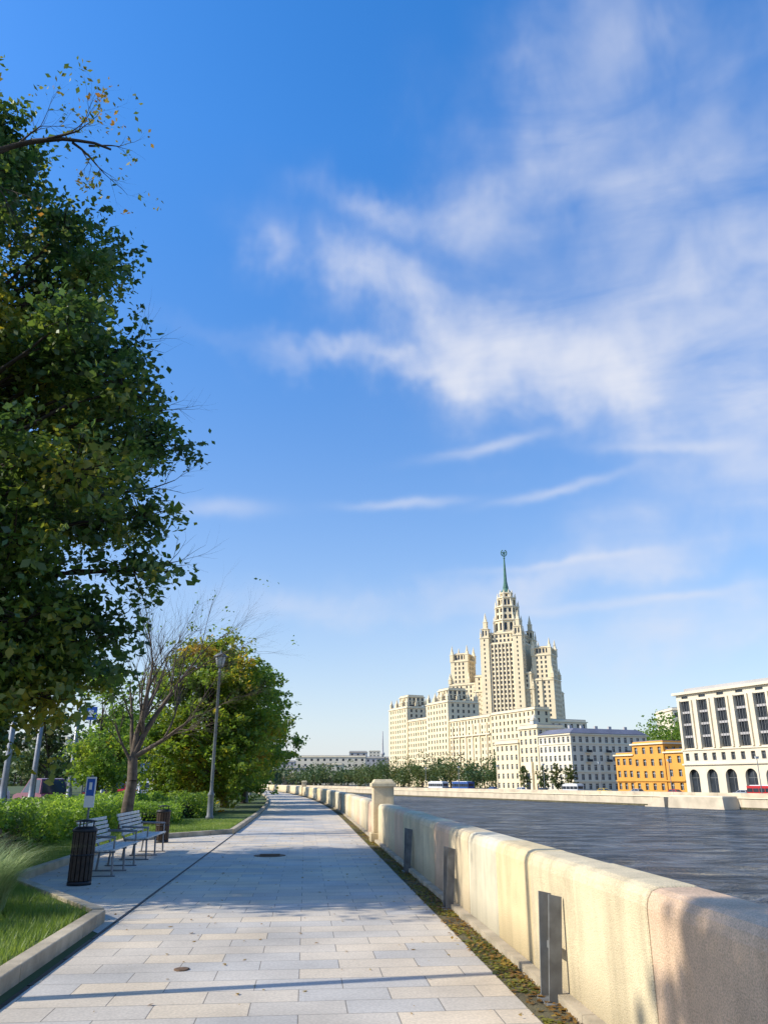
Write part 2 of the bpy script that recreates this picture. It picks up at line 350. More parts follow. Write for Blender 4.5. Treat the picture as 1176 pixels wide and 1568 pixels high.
def kerb(name, pts, w=.16, h=.14):
    mb=MB()
    for a,b in zip(pts[:-1],pts[1:]):
        d=Vector((b[0]-a[0],b[1]-a[1])); Ln=d.length; d.normalize(); rot=math.atan2(d.y,d.x); n=max(1,round(Ln/1.0))
        for i in range(n):
            c=Vector(a)+d*Ln*(i+.5)/n; mb.box((c.x,c.y,h/2-.01),(Ln/n-.008,w,h+.02),'kerb',rot)
    return mb.build(name, bevel=.012)
kerb('kerb',[(-2.42,-6),(-2.42,10.6)]); kerb('kerb',[(-2.46,10.72),(-4.55,14.1),(-4.8,14.2)]); kerb('kerb',[(-4.8,14.3),(-4.8,24.2)])
kerb('kerb',[(-4.75,24.3),(-2.35,27.2)]); kerb('kerb',[(xw(y)-4.36,y) for y in [27.3]+list(range(33,260,8))])
kerb('kerb',[(xw(y)-14.9,y) for y in range(-30,260,10)])

mb=MB(); mb.face([(-12,-6,.09),(-2.5,-6,.09),(-2.5,10.7,.09),(-4.62,14.12,.09),(-12,14.12,.09)],'lawn')
mb.face([(-12.7,14.15,.085),(-4.88,14.15,.085),(-4.88,24.3,.085),(-2.4,27.3,.085),(-2.4,45,.085),(-12.7,45,.085)],'lawn')
mb.build('lawn')
rng=np.random.default_rng(3)
def in_bed(x,y): return (x<-2.56)&((x<-2.56-(y-10.6)*.62)|(y<10.6))
x=rng.uniform(-6.5,-2.5,100000); y=rng.uniform(5.5,14,100000); k=in_bed(x,y)&(rng.uniform(size=100000)<.55+.45*np.sin(x*3+np.sin(y*2.3)*2)*np.cos(y*1.7)); x=x[k];y=y[k]
blades('grass',np.c_[x,y,np.full(len(x),.085)],.095,.010,'grassb',rng,lean=1.0)
x=rng.uniform(-8,-2.5,90000); y=rng.uniform(14.3,34,90000); k=(x<-4.9)|((y>24.6)&(x<-4.8+(y-24.3)*.85)&(x<-2.5)); x=x[k];y=y[k]
blades('grass',np.c_[x,y,np.full(len(x),.08)],.10,.014,'grassb',rng,lean=.9)
for cx,cy,h in ((-3.75,10.6,.85),(-4.4,10.9,.95),(-4.75,12.4,.8),(-4.2,9.6,.8)):
    a=rng.uniform(0,6.28,1500); r=.2*np.sqrt(rng.uniform(0,1,1500))
    blades('fountain_grass',np.c_[cx+r*np.cos(a),cy+r*np.sin(a),np.full(1500,.08)],h,.010,'fount',rng,lean=.85,arc=True)

# ------------------------------------------------------------------ parapet
rr=random.Random(5)
def wall_seg(mb,y0,y1,h=1.0,t=.45,k='wall',dx=0.0):
    prof=[(0,-.02),(0,h*.55),(0,h-.11),(.012,h-.06),(.04,h-.02),(.085,h-.003),(.13,h),(t-.12,h),(t-.05,h-.03),(t,h-.12),(t,-.2)]
    n=len(prof); i=len(mb.v); kk=mb.mi(k)
    g=.004
    rings=[(y0+g,.008),(y0+g+.010,0),(y1-g-.010,0),(y1-g,.008)]
    for yy,ins in rings:
        for px,pz in prof:
            mb.v.append((xw(yy)+dx+px+(ins if px<t/2 else -ins),yy,pz-(ins if pz>h*.8 else 0)))
    for q in range(len(rings)-1):
        for j in range(n-1):
            a=i+q*n+j; mb.f.append((a,a+n,a+n+1,a+1)); mb.m.append(kk); mb.sm.append(False)
    mb.f.append(tuple(i+j for j in range(n))); mb.m.append(kk); mb.sm.append(False)
    mb.f.append(tuple(i+(len(rings)-1)*n+j for j in reversed(range(n)))); mb.m.append(kk); mb.sm.append(False)
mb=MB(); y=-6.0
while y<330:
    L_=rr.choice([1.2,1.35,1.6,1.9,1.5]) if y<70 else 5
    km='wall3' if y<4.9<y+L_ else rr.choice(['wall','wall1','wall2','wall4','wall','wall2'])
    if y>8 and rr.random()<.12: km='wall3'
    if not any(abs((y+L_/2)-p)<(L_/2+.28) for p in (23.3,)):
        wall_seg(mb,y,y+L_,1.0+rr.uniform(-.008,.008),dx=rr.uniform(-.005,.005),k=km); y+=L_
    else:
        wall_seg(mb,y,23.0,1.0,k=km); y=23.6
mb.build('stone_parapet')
mb=MB(); y=-6
while y<120:
    mb.box((xw(y+.5)-.05,y+.5,.035),(.10,.992,.08),'kerb'); y+=1
mb.build('parapet_plinth')
def pillar(yc):
    mb=MB(); x=xw(yc)+.16
    mb.box((x,yc,.12),(.72,.66,.24),'wall'); mb.box((x,yc,.85),(.58,.54,1.22),'wall4'); mb.box((x,yc,1.50),(.70,.64,.10),'wall'); mb.box((x,yc,1.60),(.62,.58,.10),'wall',0,.8)
    mb.build('parapet_pillar',bevel=.015)
pillar(23.3); pillar(95); pillar(150)
def brk(y):
    mb=MB()
    for dy,ln in ((-.11,0),(.10,.02)):
        x=xw(y)
        P=[(x-.17,y+dy,0),(x-.07,y+dy,0),(x-.02-ln,y+dy,.74),(x-.12-ln,y+dy,.76)]
        Q=[(p[0],p[1]+.022,p[2]) for p in P]
        mb.face(P,'steelp'); mb.face(Q[::-1],'steelp')
        for a in range(4):
            b=(a+1)%4; mb.face([P[b],P[a],Q[a],Q[b]],'steelp')
    mb.box((xw(y)-.11,y,.012),(.18,.34,.02),'steelp'); mb.box((xw(y)-.08,y+.01,.38),(.04,.20,.05),'steelp')
    mb.build('steel_bracket')
for y in (6.65,11.2,15.6): brk(y)
n=3000; y=3+rng.gamma(1.6,9,n); x=2.0-np.abs(rng.normal(0,.14,n))
leaves('leaf_litter',np.c_[x,y,rng.uniform(.012,.03,n)],.045,'leafY',rng,upb=6)
n=7000; y=3+rng.gamma(1.6,8,n); x=rng.uniform(1.70,2.0,n); k=np.sin(y*5+x*9)+np.sin(y*1.7)>-.6; x=x[k]; y=y[k]; n=len(x)
leaves('moss',np.c_[x,y,rng.uniform(.008,.02,n)],.04,'mossl',rng,upb=4)
n=420; y=rng.uniform(6,30,n); x=rng.uniform(-4.5,1.7,n)
leaves('leaf_litter',np.c_[x,y,np.full(n,.012)],.045,'leafY',rng,upb=8)

# ------------------------------------------------------------------ trees
def curve_limb(mb,p0,p1,r0,r1,rg,k,seg=5,lift=.12):
    p0=Vector(p0);p1=Vector(p1);Ln=(p1-p0).length
    mid=(p0+p1)/2+Vector((rg.uniform(-.08,.08),rg.uniform(-.08,.08),lift))*Ln
    pr=p0;rp=r0
    for i in range(1,seg+1):
        t=i/seg; q=p0*(1-t)**2+mid*2*t*(1-t)+p1*t*t+Vector((rg.uniform(-1,1),rg.uniform(-1,1),rg.uniform(-1,1)))*Ln*.015*(i<seg)
        rn=r0+(r1-r0)*t**.7; mb.tube(pr,q,rp,rn,k,6 if r0>.05 else 4); pr=q;rp=rn

def tree(name, base, prof, ncl, cr, nsub, nlf, leaf, kl, seed, trunk_r=.25, yf=1.0, kb='bark', flat=.7, lean=(0,0), subs=.16, limb=True, forced=(), rmin=.2):
    rng=np.random.default_rng(seed); rg=random.Random(seed); e=empty(name); bx,by,bz=base
    zs=[p[0] for p in prof]; Rs=[p[1] for p in prof]; zt=zs[-1]
    mb=MB(); tt=zs[0]+(zt-zs[0])*.75; nseg=8
    axis=[]
    for i in range(nseg+1):
        t=i/nseg; axis.append(Vector((bx+lean[0]*t+math.sin(t*5+seed)*.12*t, by+lean[1]*t+math.cos(t*4+seed)*.12*t, bz+tt*t)))
    for i in range(nseg):
        r0=trunk_r*(1-.8*i/nseg)*(1.25 if i==0 else 1); r1=trunk_r*(1-.8*(i+1)/nseg); mb.tube(axis[i],axis[i+1],r0,r1,kb,9)
    C=[]
    while len(C)<ncl:
        z=rng.uniform(zs[0],zt); R=np.interp(z,zs,Rs)
        if rng.uniform()>(R/max(Rs))**1.2: continue
        r=R*(rmin+(1-rmin)*math.sqrt(rng.uniform())) - cr*.5; a=rng.uniform(0,6.283); r=max(r,0)
        wob=1+.12*math.sin(3*a+seed)+.10*math.sin(z*1.3+seed*2)
        C.append((bx+lean[0]*min(1,z/tt)+r*wob*math.cos(a), by+lean[1]*min(1,z/tt)+r*wob*yf*math.sin(a), bz+z, cr*rng.uniform(.6,1.25)))
    for f in forced: C.append((f[0],f[1],f[2],f[3]))
    P=[]
    for cx,cy,cz,c in C:
        t=min(.98,max(.12,((cz-bz)/tt)*.72)); i=int(t*nseg); ax=axis[i].lerp(axis[min(i+1,nseg)],t*nseg-i)
        if limb: curve_limb(mb,ax,(cx,cy,cz),trunk_r*.28,trunk_r*.05,rg,kb)
        ns=max(4,int(nsub*(c/cr)**1.5)); S=rng.normal(size=(ns,3))*np.array([c*.5,c*.5,c*.5*flat])+np.array([cx,cy,cz])
        if limb and trunk_r>.12:
            for s_ in S[::2]: mb.tube((cx,cy,cz),s_,trunk_r*.05,.006,kb,3)
        for s_ in S:
            P.append(s_+rng.normal(size=(nlf,3))*np.array([subs,subs,subs*.65])*1.0)
    P=np.concatenate(P); mb.build('trunk_and_limbs',e); leaves('crown',P,leaf,kl,rng,e)
    return e

def grow(mb,p,d,Ln,r,lvl,rg,k,tips,up=.12,ang=.6,nbs=(3,4,4),fr=(.5,.68)):
    seg=4; p=Vector(p); d=Vector(d).normalized(); pts=[(p.copy(),d.copy(),r)]
    for i in range(seg):
        d=(d+Vector((rg.uniform(-1,1),rg.uniform(-1,1),rg.uniform(-1,1)))*.16+Vector((0,0,up*.3))).normalized()
        q=p+d*Ln/seg; rn=r*(1-.16*(i+1)); mb.tube(p,q,r*(1-.16*i),rn,k,7 if r>.05 else 4); p=q; pts.append((p.copy(),d.copy(),rn))
    if lvl<=0: tips.append(p.copy()); return
    nb=rg.choice(nbs)
    for i in range(nb):
        q,dd,r_=pts[rg.choice([1,2,3,4]) if i else 4]
        ax=Vector((rg.uniform(-1,1),rg.uniform(-1,1),rg.uniform(-1,1))).cross(dd)
        if ax.length<.01: continue
        ax.normalize(); nd=(dd+ax*rg.uniform(ang*.6,ang*1.4)).normalized()
        grow(mb,q,nd,Ln*rg.uniform(.55,.8),r_*rg.uniform(*fr),lvl-1,rg,k,tips,up,ang,nbs,fr)

big=tree('chestnut_tree',(-9.0,15.2,0),[(3.0,4.2),(4.4,5.7),(6.0,6.8),(8.0,6.7),(10.5,5.8),(12.5,4.5),(14.5,3.5),(16.6,2.0)],265,.98,42,24,.14,'leafA',11,trunk_r=.36,yf=.72,subs=.16,
  forced=[(-7.3,12.6,13.9,.7),(-8.4,12.6,15.3,.9),(-8.8,12.8,16.0,.7),(-7.6,12.6,14.6,.7),(-4.6,14.0,3.6,.8),(-5.6,13.2,3.1,.9),(-4.0,14.6,4.3,.9),(-3.4,14.6,5.4,.8),(-3.3,14.4,6.4,.7),(-6.6,13.0,2.9,.9),(-7.4,12.6,3.0,.9),
  (-4.4,13.6,2.9,.8),(-5.2,13.4,2.5,.8),(-6.2,13.2,2.4,.8),(-3.9,14.2,3.4,.7),(-5.4,13.8,12.6,.7),(-4.7,13.8,11.4,.7)])
mb=MB(); rg=random.Random(8); tips=[]
curve_limb(mb,(-9.0,14.6,9.5),(-6.6,11.6,11.75),.14,.075,rg,'bark')
curve_limb(mb,(-6.6,11.6,11.75),(-5.3,11.5,12.55),.075,.05,rg,'bark')
curve_limb(mb,(-5.3,11.5,12.55),(-3.9,11.5,12.5),.05,.02,rg,'bark')
kg=dict(nbs=(3,4,5),fr=(.55,.72))
grow(mb,(-5.9,11.5,12.2),(.7,0,.6),1.0,.030,3,rg,'bark',tips,ang=.8,**kg)
grow(mb,(-5.3,11.5,12.55),(1,0,.1),.85,.040,3,rg,'bark',tips,ang=.7,**kg)
grow(mb,(-4.6,11.5,12.6),(.8,.2,-.3),.75,.026,3,rg,'bark',tips,ang=.7,up=-.2,**kg)
grow(mb,(-4.3,11.5,12.55),(.8,.2,.3),.6,.022,2,rg,'bark',tips,ang=.7,**kg)
grow(mb,(-6.2,11.55,11.95),(.7,.1,-.6),1.0,.026,3,rg,'bark',tips,ang=.8,up=-.2,**kg)
grow(mb,(-6.6,11.6,11.8),(.1,.1,.9),1.0,.03,3,rg,'bark',tips,ang=.8,**kg)
for q in ((-4.4,14.2,9.8),(-3.8,14.4,8.6),(-3.6,14.6,7.0),(-3.4,14.6,5.4),(-4.2,14.4,4.0),(-5.6,14.0,11.2)):
    curve_limb(mb,(-9,15.2,q[2]*.8),q,.09,.03,rg,'bark'); grow(mb,q,(1,-.1,.1),.9,.022,2,rg,'bark',[],ang=.7,**kg)
mb.build('bare_branch',big)
T=np.array([tuple(t) for t in tips]); sel=T[rng.uniform(size=len(T))<.36]
leaves('bare_branch_leaves',np.repeat(sel,6,0)+rng.normal(size=(len(sel)*6,3))*.09,.085,'leafT',rng,big)

# tree beside the camera (casts the dappled shade on the near parapet)
tree('chestnut_tree',(-9.0,.0,0),[(2.8,3),(5,4.7),(8,4.7),(11,3)],100,1.0,26,14,.2,'leafA',21,trunk_r=.3,yf=.85)

# half-bare tree
e=empty('half_bare_tree'); mb=MB(); rg=random.Random(14); tips=[]
b0=Vector((-5.55,26.3,0)); p1=b0+Vector((.12,0,1.6)); p2=b0+Vector((.05,.1,2.3))
mb.tube(b0,p1,.20,.16,'barkgrey',9); mb.tube(p1,p2,.16,.15,'barkgrey',9)
kg=dict(nbs=(4,5,5),fr=(.58,.76))
grow(mb,p2,(.5,0,.95),2.9,.12,4,rg,'barkgrey',tips,ang=.45,**kg)
grow(mb,p2,(.15,.1,1),2.9,.11,4,rg,'barkgrey',tips,ang=.45,**kg)
grow(mb,p2,(.85,-.1,.6),2.2,.09,4,rg,'barkgrey',tips,ang=.5,**kg)
grow(mb,p1+Vector((0,0,.4)),(-.5,0,.7),1.5,.06,3,rg,'barkgrey',tips,ang=.6)
grow(mb,p2,(-.15,.2,.95),2.4,.08,4,rg,'barkgrey',tips,ang=.55)
mb.build('trunk_and_limbs',e)
T=np.array([tuple(t) for t in tips]); lo=T[((T[:,2]<5.2)&(T[:,0]<-5)&(rng.uniform(size=len(T))<.4))|(rng.uniform(size=len(T))<.012)]
leaves('crown',np.repeat(lo,9,0)+rng.normal(size=(len(lo)*9,3))*.16,.11,'leafG',rng,e)

P1=[(.9,2.2),(2.2,3.9),(4,4.4),(6,3.8),(8,2.6),(9.3,1.1)]
tree('maple_tree',(-5.2,44,0),P1,100,.95,26,20,.19,'leafB',31,trunk_r=.2,forced=[(-3.0,43,7.6,.6)])
tree('maple_tree',(-5.2,54,0),[(z*1.05,r) for z,r in P1],80,1.0,22,16,.22,'leafB',32,trunk_r=.2)
tree('maple_tree',(-4.7,64,0),[(z*1.1,r) for z,r in P1],70,1.05,20,14,.26,'leafG',33,trunk_r=.2)
for i,(yy,s) in enumerate(((76,1.0),(88,1.0),(102,1.05),(118,1.0),(138,1.0))):
    tree('maple_tree',(xw(yy)-7.4,yy,0),[(z*s,r*.95) for z,r in P1],45,1.1,14,12,.36,['leafG','leafB'][i%2],40+i,trunk_r=.2)
tree('linden_tree',(-8.9,36,0),[(1.2,1),(2.5,1.7),(4.5,1.6),(6,.8)],28,.6,16,14,.15,'leafG',51,trunk_r=.08)
tree('linden_tree',(-10.4,46,0),[(1.5,1.2),(3,1.8),(4,1.7),(5.2,.8)],26,.7,16,14,.2,'leafG',52,trunk_r=.12)
for i,(xx,yy,h) in enumerate(((-44,60,10),(-44,74,12),(-36,90,11),(-40,104,12),(-38,124,12),(-36,145,12),(-40,175,12),(-42,205,13),(-50,240,14))):
    tree('linden_tree',(xx,yy,0),[(1.5,2.5),(h*.4,4.6),(h*.7,4.0),(h,1.5)],45,1.4,12,10,.5,'leafD',60+i,trunk_r=.25)

def hedge(name,x0,x1,y0,y1,h,n,leaf,k,seed):
    rng=np.random.default_rng(seed); e=empty(name)
    x=rng.uniform(x0,x1,n);y=rng.uniform(y0,y1,n)
    top=h*(1+.13*np.sin(x*2.1+y*1.3)+.10*np.sin(y*2.9+seed)+.07*np.sin(x*5+y*4))
    z=top*(1-np.abs(rng.normal(0,.22,n))).clip(0.02,1.1)
    sd=rng.uniform(size=n)<.35; z[sd]=top[sd]*rng.uniform(0,1,sd.sum()); x[sd]=x1+rng.normal(0,.10,sd.sum())+.12*np.sin(y[sd]*3)
    s2=rng.uniform(size=n)<.1; z[s2]=top[s2]*rng.uniform(0,1,s2.sum()); y[s2]=y0+rng.normal(0,.1,s2.sum())
    leaves('foliage',np.c_[x,y,z+.06],leaf,k,rng,e,upb=.7)
    mb=MB()
    for i in range(int((y1-y0)*4)):
        yy=rng.uniform(y0,y1); xx=rng.uniform(x0,x1); mb.tube((xx,yy,.05),(xx+rng.uniform(-.2,.2),yy,h*.85),.015,.006,'bark',4)
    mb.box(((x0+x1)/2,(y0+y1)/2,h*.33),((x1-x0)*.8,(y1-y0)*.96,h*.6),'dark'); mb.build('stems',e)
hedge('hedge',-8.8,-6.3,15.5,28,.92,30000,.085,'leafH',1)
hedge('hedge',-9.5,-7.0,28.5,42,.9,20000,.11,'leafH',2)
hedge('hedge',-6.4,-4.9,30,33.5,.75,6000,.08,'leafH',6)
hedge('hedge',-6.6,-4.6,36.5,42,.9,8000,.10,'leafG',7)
hedge('barberry_shrub',-6.5,-5.3,13.9,15.4,.62,5000,.06,'leafR',3)

# ------------------------------------------------------------------ street furniture
def lamp(loc,h=7.0):
    mb=MB(); c=(0,0,0)
    mb.lathe([(.17,0),(.17,.12),(.13,.16),(.12,.9),(.145,.95),(.145,1.0),(.085,1.1),(.07,1.2),(.055,h-.95),(.08,h-.93),(.08,h-.88),(.045,h-.86),(.05,h-.72)],c,'lampgrey',14)
    mb.lathe([(.06,h-.72),(.13,h-.68),(.15,h-.66)],c,'lampgrey',14)
    mb.lathe([(.14,h-.659),(.235,h-.25),(.235,h-.24)],c,'frost',14)
    for j in range(6):
        t=j*math.pi/3; mb.tube((.15*math.cos(t),.15*math.sin(t),h-.66),(.245*math.cos(t),.245*math.sin(t),h-.24),.012,.012,'lampgrey',4)
    mb.lathe([(.30,h-.239),(.31,h-.20),(.24,h-.14),(.12,h-.07),(.05,h-.04),(.03,h+.02),(.0,h+.08)],c,'lampgrey',14)
    mb.build('street_lamp',loc=loc)
lamp((-3.78,6.9,0)); lamp((-3.95,35.2,.08)); lamp((xw(64)-6,64,.05)); lamp((xw(96)-6,96,.05)); lamp((-4.3,-22,0))

def bench(loc,Ln=2.1):
    mb=MB()
    for s in (-1,0,1):
        y=s*(Ln/2-.12)
        mb.box((.02,y,.40),(.52,.05,.03),'metal')
        mb.tube((.24,y,.40),(.26,y,.0),.022,.022,'metal',6); mb.tube((-.20,y,.40),(-.24,y,.0),.022,.022,'metal',6)
        mb.box((.01,y,.012),(.62,.06,.02),'metal')
        mb.tube((-.22,y,.38),(-.42,y,.90),.022,.018,'metal',6)
        if s:
            mb.tube((.25,y,.40),(.25,y,.64),.018,.018,'metal',6); mb.tube((.27,y,.64),(-.31,y,.66),.024,.024,'metal',6,True)
    for i in range(6): 
        x=.25-i*.085; z=.435-.012*math.sin(i/5*math.pi); mb.box((x,0,z),(.066,Ln,.032),'slat')
    for i in range(6):
        z=.52+i*.075; x=-.235-(z-.44)*.38; mb.box((x,0,z),(.03,Ln,.058),'slat')
    mb.build('park_bench',loc=loc,bevel=.006)
bench((-3.62,16.3,.004)); bench((-3.62,19.5,.004),2.3)

def bin_(loc,h=.88,r=.17):
    mb=MB(); n=16
    for j in range(n):
        t=2*math.pi*j/n; mb.box((r*math.cos(t),r*math.sin(t),h*.5),(.028,.055,h*.84),'binwood',t)
    mb.lathe([(r-.03,.05),(r-.03,h*.9)],(0,0,0),'black',18); mb.lathe([(r+.02,.0),(r+.02,.06)],(0,0,0),'black',20)
    mb.lathe([(r+.025,h*.91),(r+.03,h*.95),(r-.02,h),(r-.06,h)],(0,0,0),'black',20)
    mb.lathe([(r+.022,h*.5),(r+.022,h*.53)],(0,0,0),'black',20)
    for t in (.5,2.6,4.7): mb.tube((.13*math.cos(t),.13*math.sin(t),h*.98),(.13*math.cos(t),.13*math.sin(t),h*1.09),.012,.012,'black',5)
    mb.lathe([(r+.0,h*1.09),(r+.02,h*1.10),(.05,h*1.13)],(0,0,0),'black',20)
    mb.build('litter_bin',loc=loc)
bin_((-3.62,14.25,.004)); bin_((-3.9,23.5,.004),.85)
def smallsign(loc):
    mb=MB(); mb.tube((0,0,0),(0,0,1.7),.02,.02,'lampgrey',8); mb.box((0,-.03,1.42),(.17,.02,.5),'signw'); mb.box((0,-.043,1.5),(.13,.008,.28),'blue'); mb.box((0,-.049,1.52),(.05,.006,.12),'signw')
    mb.build('information_sign',loc=loc,bevel=.004)
smallsign((-3.72,14.7,0))
def traffic_sign(loc,h=3.2,rz=0):
    mb=MB(); mb.tube((0,0,0),(0,0,h),.05,.05,'metal',8); mb.box((0,-.06,h-.35),(.7,.03,.8),'blue'); mb.box((0,-.082,h-.35),(.3,.01,.4),'signw')
    mb.build('traffic_sign',loc=loc,rz=rz)
traffic_sign((-13.3,50.5,.0),5.9); traffic_sign((-13.5,70,0),3.0)
def mast(loc,h=10):
    mb=MB(); mb.lathe([(.26,0),(.26,.5),(.17,.6),(.15,1.5),(.08,h)],(0,0,0),'metal',10); mb.tube((0,0,h-.1),(-1.6,0,h+.35),.05,.04,'metal',6); mb.box((-1.9,0,h+.36),(.7,.25,.12),'lampgrey')
    mb.build('street_light_mast',loc=loc)
mast((-13.2,37.4,0),8.5); mast((-13.2,41.2,0),8.5); mast((-13.2,47.5,0),7.0)
for yy in (62,80,100,125): mast((-14.4+xw(yy)-2.05,yy,0),8.5)

def car(loc,rz,k,L=4.4,Wd=1.75,H=1.45):
    mb=MB(); h=Wd/2
    lo=[(-L/2,.35),(-L/2,.78),(-L/2+.12,.9),(-L*.18,.95),(L*.34,.93),(L/2-.12,.82),(L/2,.6),(L/2,.35)]
    def ext(pr,w0,w1,kk):
        n=len(pr); zs=[p[1] for p in pr]; z0,z1=min(zs),max(zs)
        wf=lambda z:(w0+(w1-w0)*(z-z0)/(z1-z0))
        A=[(x,-wf(z),z) for x,z in pr];B=[(x,wf(z),z) for x,z in pr]
        mb.face(A,kk);mb.face(B[::-1],kk)
        for i in range(n):
            j=(i+1)%n; mb.face([A[i],B[i],B[j],A[j]][::-1],kk)
    ext(lo[::-1],h,h*.95,k)
    cab=[(-L*.42,.93),(-L*.33,H-.04),(-L*.2,H),(L*.06,H),(L*.24,.93)]
    ext(cab[::-1],h*.93,h*.74,k)
    gl=[(-L*.375,.97),(-L*.31,H-.10),(-L*.06,H-.08),(-L*.06,.97)]; gr=[(-L*.035,.97),(-L*.035,H-.08),(L*.05,H-.09),(L*.19,.97)]
    for g in (gl,gr):
        for s in (-1,1):
            q=[(x,s*(h*(.93-.19*(z-.93)/(H-.93))+.006),z) for x,z in g]; mb.face(q if s>0 else q[::-1],'glass')
    mb.face([(L*.235+.004,-h*.8,.97),(L*.235+.004,h*.8,.97),(L*.075,h*.68,H-.05),(L*.075,-h*.68,H-.05)],'glass')
    mb.face([(-L*.418-.006,h*.8,.97),(-L*.418-.006,-h*.8,.97),(-L*.345,-h*.68,H-.10),(-L*.345,h*.68,H-.10)],'glass')
    for x in (-L*.31,L*.31):
        for s in (-1,1):
            mb.tube((x,s*(h-.2),.32),(x,s*(h+.012),.32),.32,.32,'tyre',16,True); mb.tube((x,s*(h+.01),.32),(x,s*(h+.02),.32),.19,.17,'metal',10,True)
    for s in (-1,1):
        mb.box((L/2-.01,s*h*.7,.68),(.06,.34,.13),'signw'); mb.box((-L/2+.01,s*h*.72,.72),(.06,.28,.14),'car_red')
    mb.build('parked_car',loc=loc,rz=rz)
def bus(loc,rz,k,L=11,H=3.0,Wd=2.5,name='city_bus'):
    mb=MB(); mb.box((0,0,H/2+.2),(L,Wd,H-.4),k); mb.box((0,0,H+.08),(L*.8,Wd*.8,.16),'signw')
    n=max(3,int(L/1.5))
    for i in range(n):
        x=-L/2+(i+.5)*L/n
        for s in (-1,1): mb.box((x,s*Wd/2,H*.63),(L/n-.12,.03,H*.32),'glass')
    mb.box((L/2,0,H*.6),(.03,Wd*.88,H*.42),'glass'); mb.box((-L/2,0,H*.66),(.03,Wd*.8,H*.3),'glass')
    for x in (-L*.3,L*.3):
        for s in (-1,1): mb.tube((x,s*(Wd/2-.25),.45),(x,s*(Wd/2+.02),.45),.45,.45,'tyre',14,True)
    mb.build(name,loc=loc,rz=rz,bevel=.08)
car((-15.3,49.5,.01),R_(128),'car_plum',H=1.75,L=4.5); car((-17.0,57,.01),R_(91),'car_sil',H=1.7); car((-16,66,.01),R_(91),'car_blk',H=1.6); car((-23,62,.01),R_(-90),'car_wht',H=1.8)
car((-17,77,.01),R_(95),'car_red',H=1.65); car((-16.5,88,.01),R_(91),'car_wht',H=1.55)
cols=['car_wht','car_blk','car_sil','car_red','car_sil','car_yel','car_blk','car_wht','car_blu','car_blk']
for i,t in enumerate((4,11,17,31,47,62,83,97,118,140)):
    p,r=fp(t,7+ (i%3)*2.5); car((p.x,p.y,FZ),r+(math.pi if i%2 else 0),cols[i])
p,r=fp(70,8); bus((p.x,p.y,FZ),r,'car_wht',6.5,2.4,2.1,'delivery_van')
p,r=fp(9,9); bus((p.x,p.y,FZ),r,'car_red',6,2.3,2.1,'delivery_van')
p,r=fp(132,9); bus((p.x,p.y,FZ),r,'car_blu'); p,r=fp(150,9); bus((p.x,p.y,FZ),r,'car_wht')
mb=MB()
for a,b in zip(far[1:7],far[2:8]):
    d=(Vector(b)-Vector(a)).normalized(); n=Vector((d.y,-d.x)); A=Vector(a);B=Vector(b)
    mb.face([(*(A+n*4),FZ+.006),(*(A+n*20),FZ+.006),(*(B+n*20),FZ+.006),(*(B+n*4),FZ+.006)],'asphalt')
mb.build('embankment_road')
for t in range(-20,170,24):
    p,r=fp(t,3); m2=MB(); m2.lathe([(.14,0),(.10,1),(.07,7.5)],(0,0,0),'lampgrey',8); m2.box((0,0,7.6),(.5,.5,.45),'frost',0,1.3); m2.build('street_lamp',loc=(p.x,p.y,FZ))

# ------------------------------------------------------------------ buildings
def facade(mb,o,u,Wd,z0,H,nx,nz,ww,wh,rec,kw,kg='glass',arch=False,lift=.5,kf=None,mg=0.0):
    o=Vector((o[0],o[1],0)); u=Vector((u[0],u[1],0)); n=Vector((u.y,-u.x,0)); cw=(Wd-2*mg)/nx; ch=H/nz
    P=lambda x,z,d=0:(o+u*x-n*d+Vector((0,0,z0+z)))
    Q=lambda x0,x1,a,b:mb.face([P(x0,a),P(x1,a),P(x1,b),P(x0,b)],kw)
    prev=0
    for i in range(nx):
        x0=mg+i*cw+(cw-ww)/2; x1=x0+ww
        Q(prev,x0,0,H); prev=x1; zp=0
        for j in range(nz):
            a=j*ch+(ch-wh)*lift; b=a+wh
            Q(x0,x1,zp,a); zp=b
            mb.face([P(x0,a,rec),P(x1,a,rec),P(x1,b,rec),P(x0,b,rec)],kg)
            mb.face([P(x0,a),P(x1,a),P(x1,a,rec),P(x0,a,rec)],kw); mb.face([P(x0,b,rec),P(x1,b,rec),P(x1,b),P(x0,b)],kw)
            mb.face([P(x0,a),P(x0,a,rec),P(x0,b,rec),P(x0,b)],kw); mb.face([P(x1,a,rec),P(x1,a),P(x1,b),P(x1,b,rec)],kw)
            if kf:
                xm=(x0+x1)/2; f=.05
                mb.face([P(xm-f,a,rec-.04),P(xm+f,a,rec-.04),P(xm+f,b,rec-.04),P(xm-f,b,rec-.04)],kf)
                zm=a+(b-a)*.66; mb.face([P(x0,zm-f,rec-.045),P(x1,zm-f,rec-.045),P(x1,zm+f,rec-.045),P(x0,zm+f,rec-.045)],kf)
            if arch:
                r=ww/2; xm=(x0+x1)/2
                for s in (-1,1):
                    prevp=P(xm+s*r,b-r,.02)
                    for q in range(1,7):
                        t=q/6*math.pi/2; np_=P(xm+s*r*math.cos(t),b-r+r*math.sin(t),.02)
                        tri=[P(xm+s*r,b,.02),prevp,np_]; mb.face(tri if s<0 else tri[::-1],kw); prevp=np_
        Q(x0,x1,zp,H)
    Q(prev,Wd,0,H)

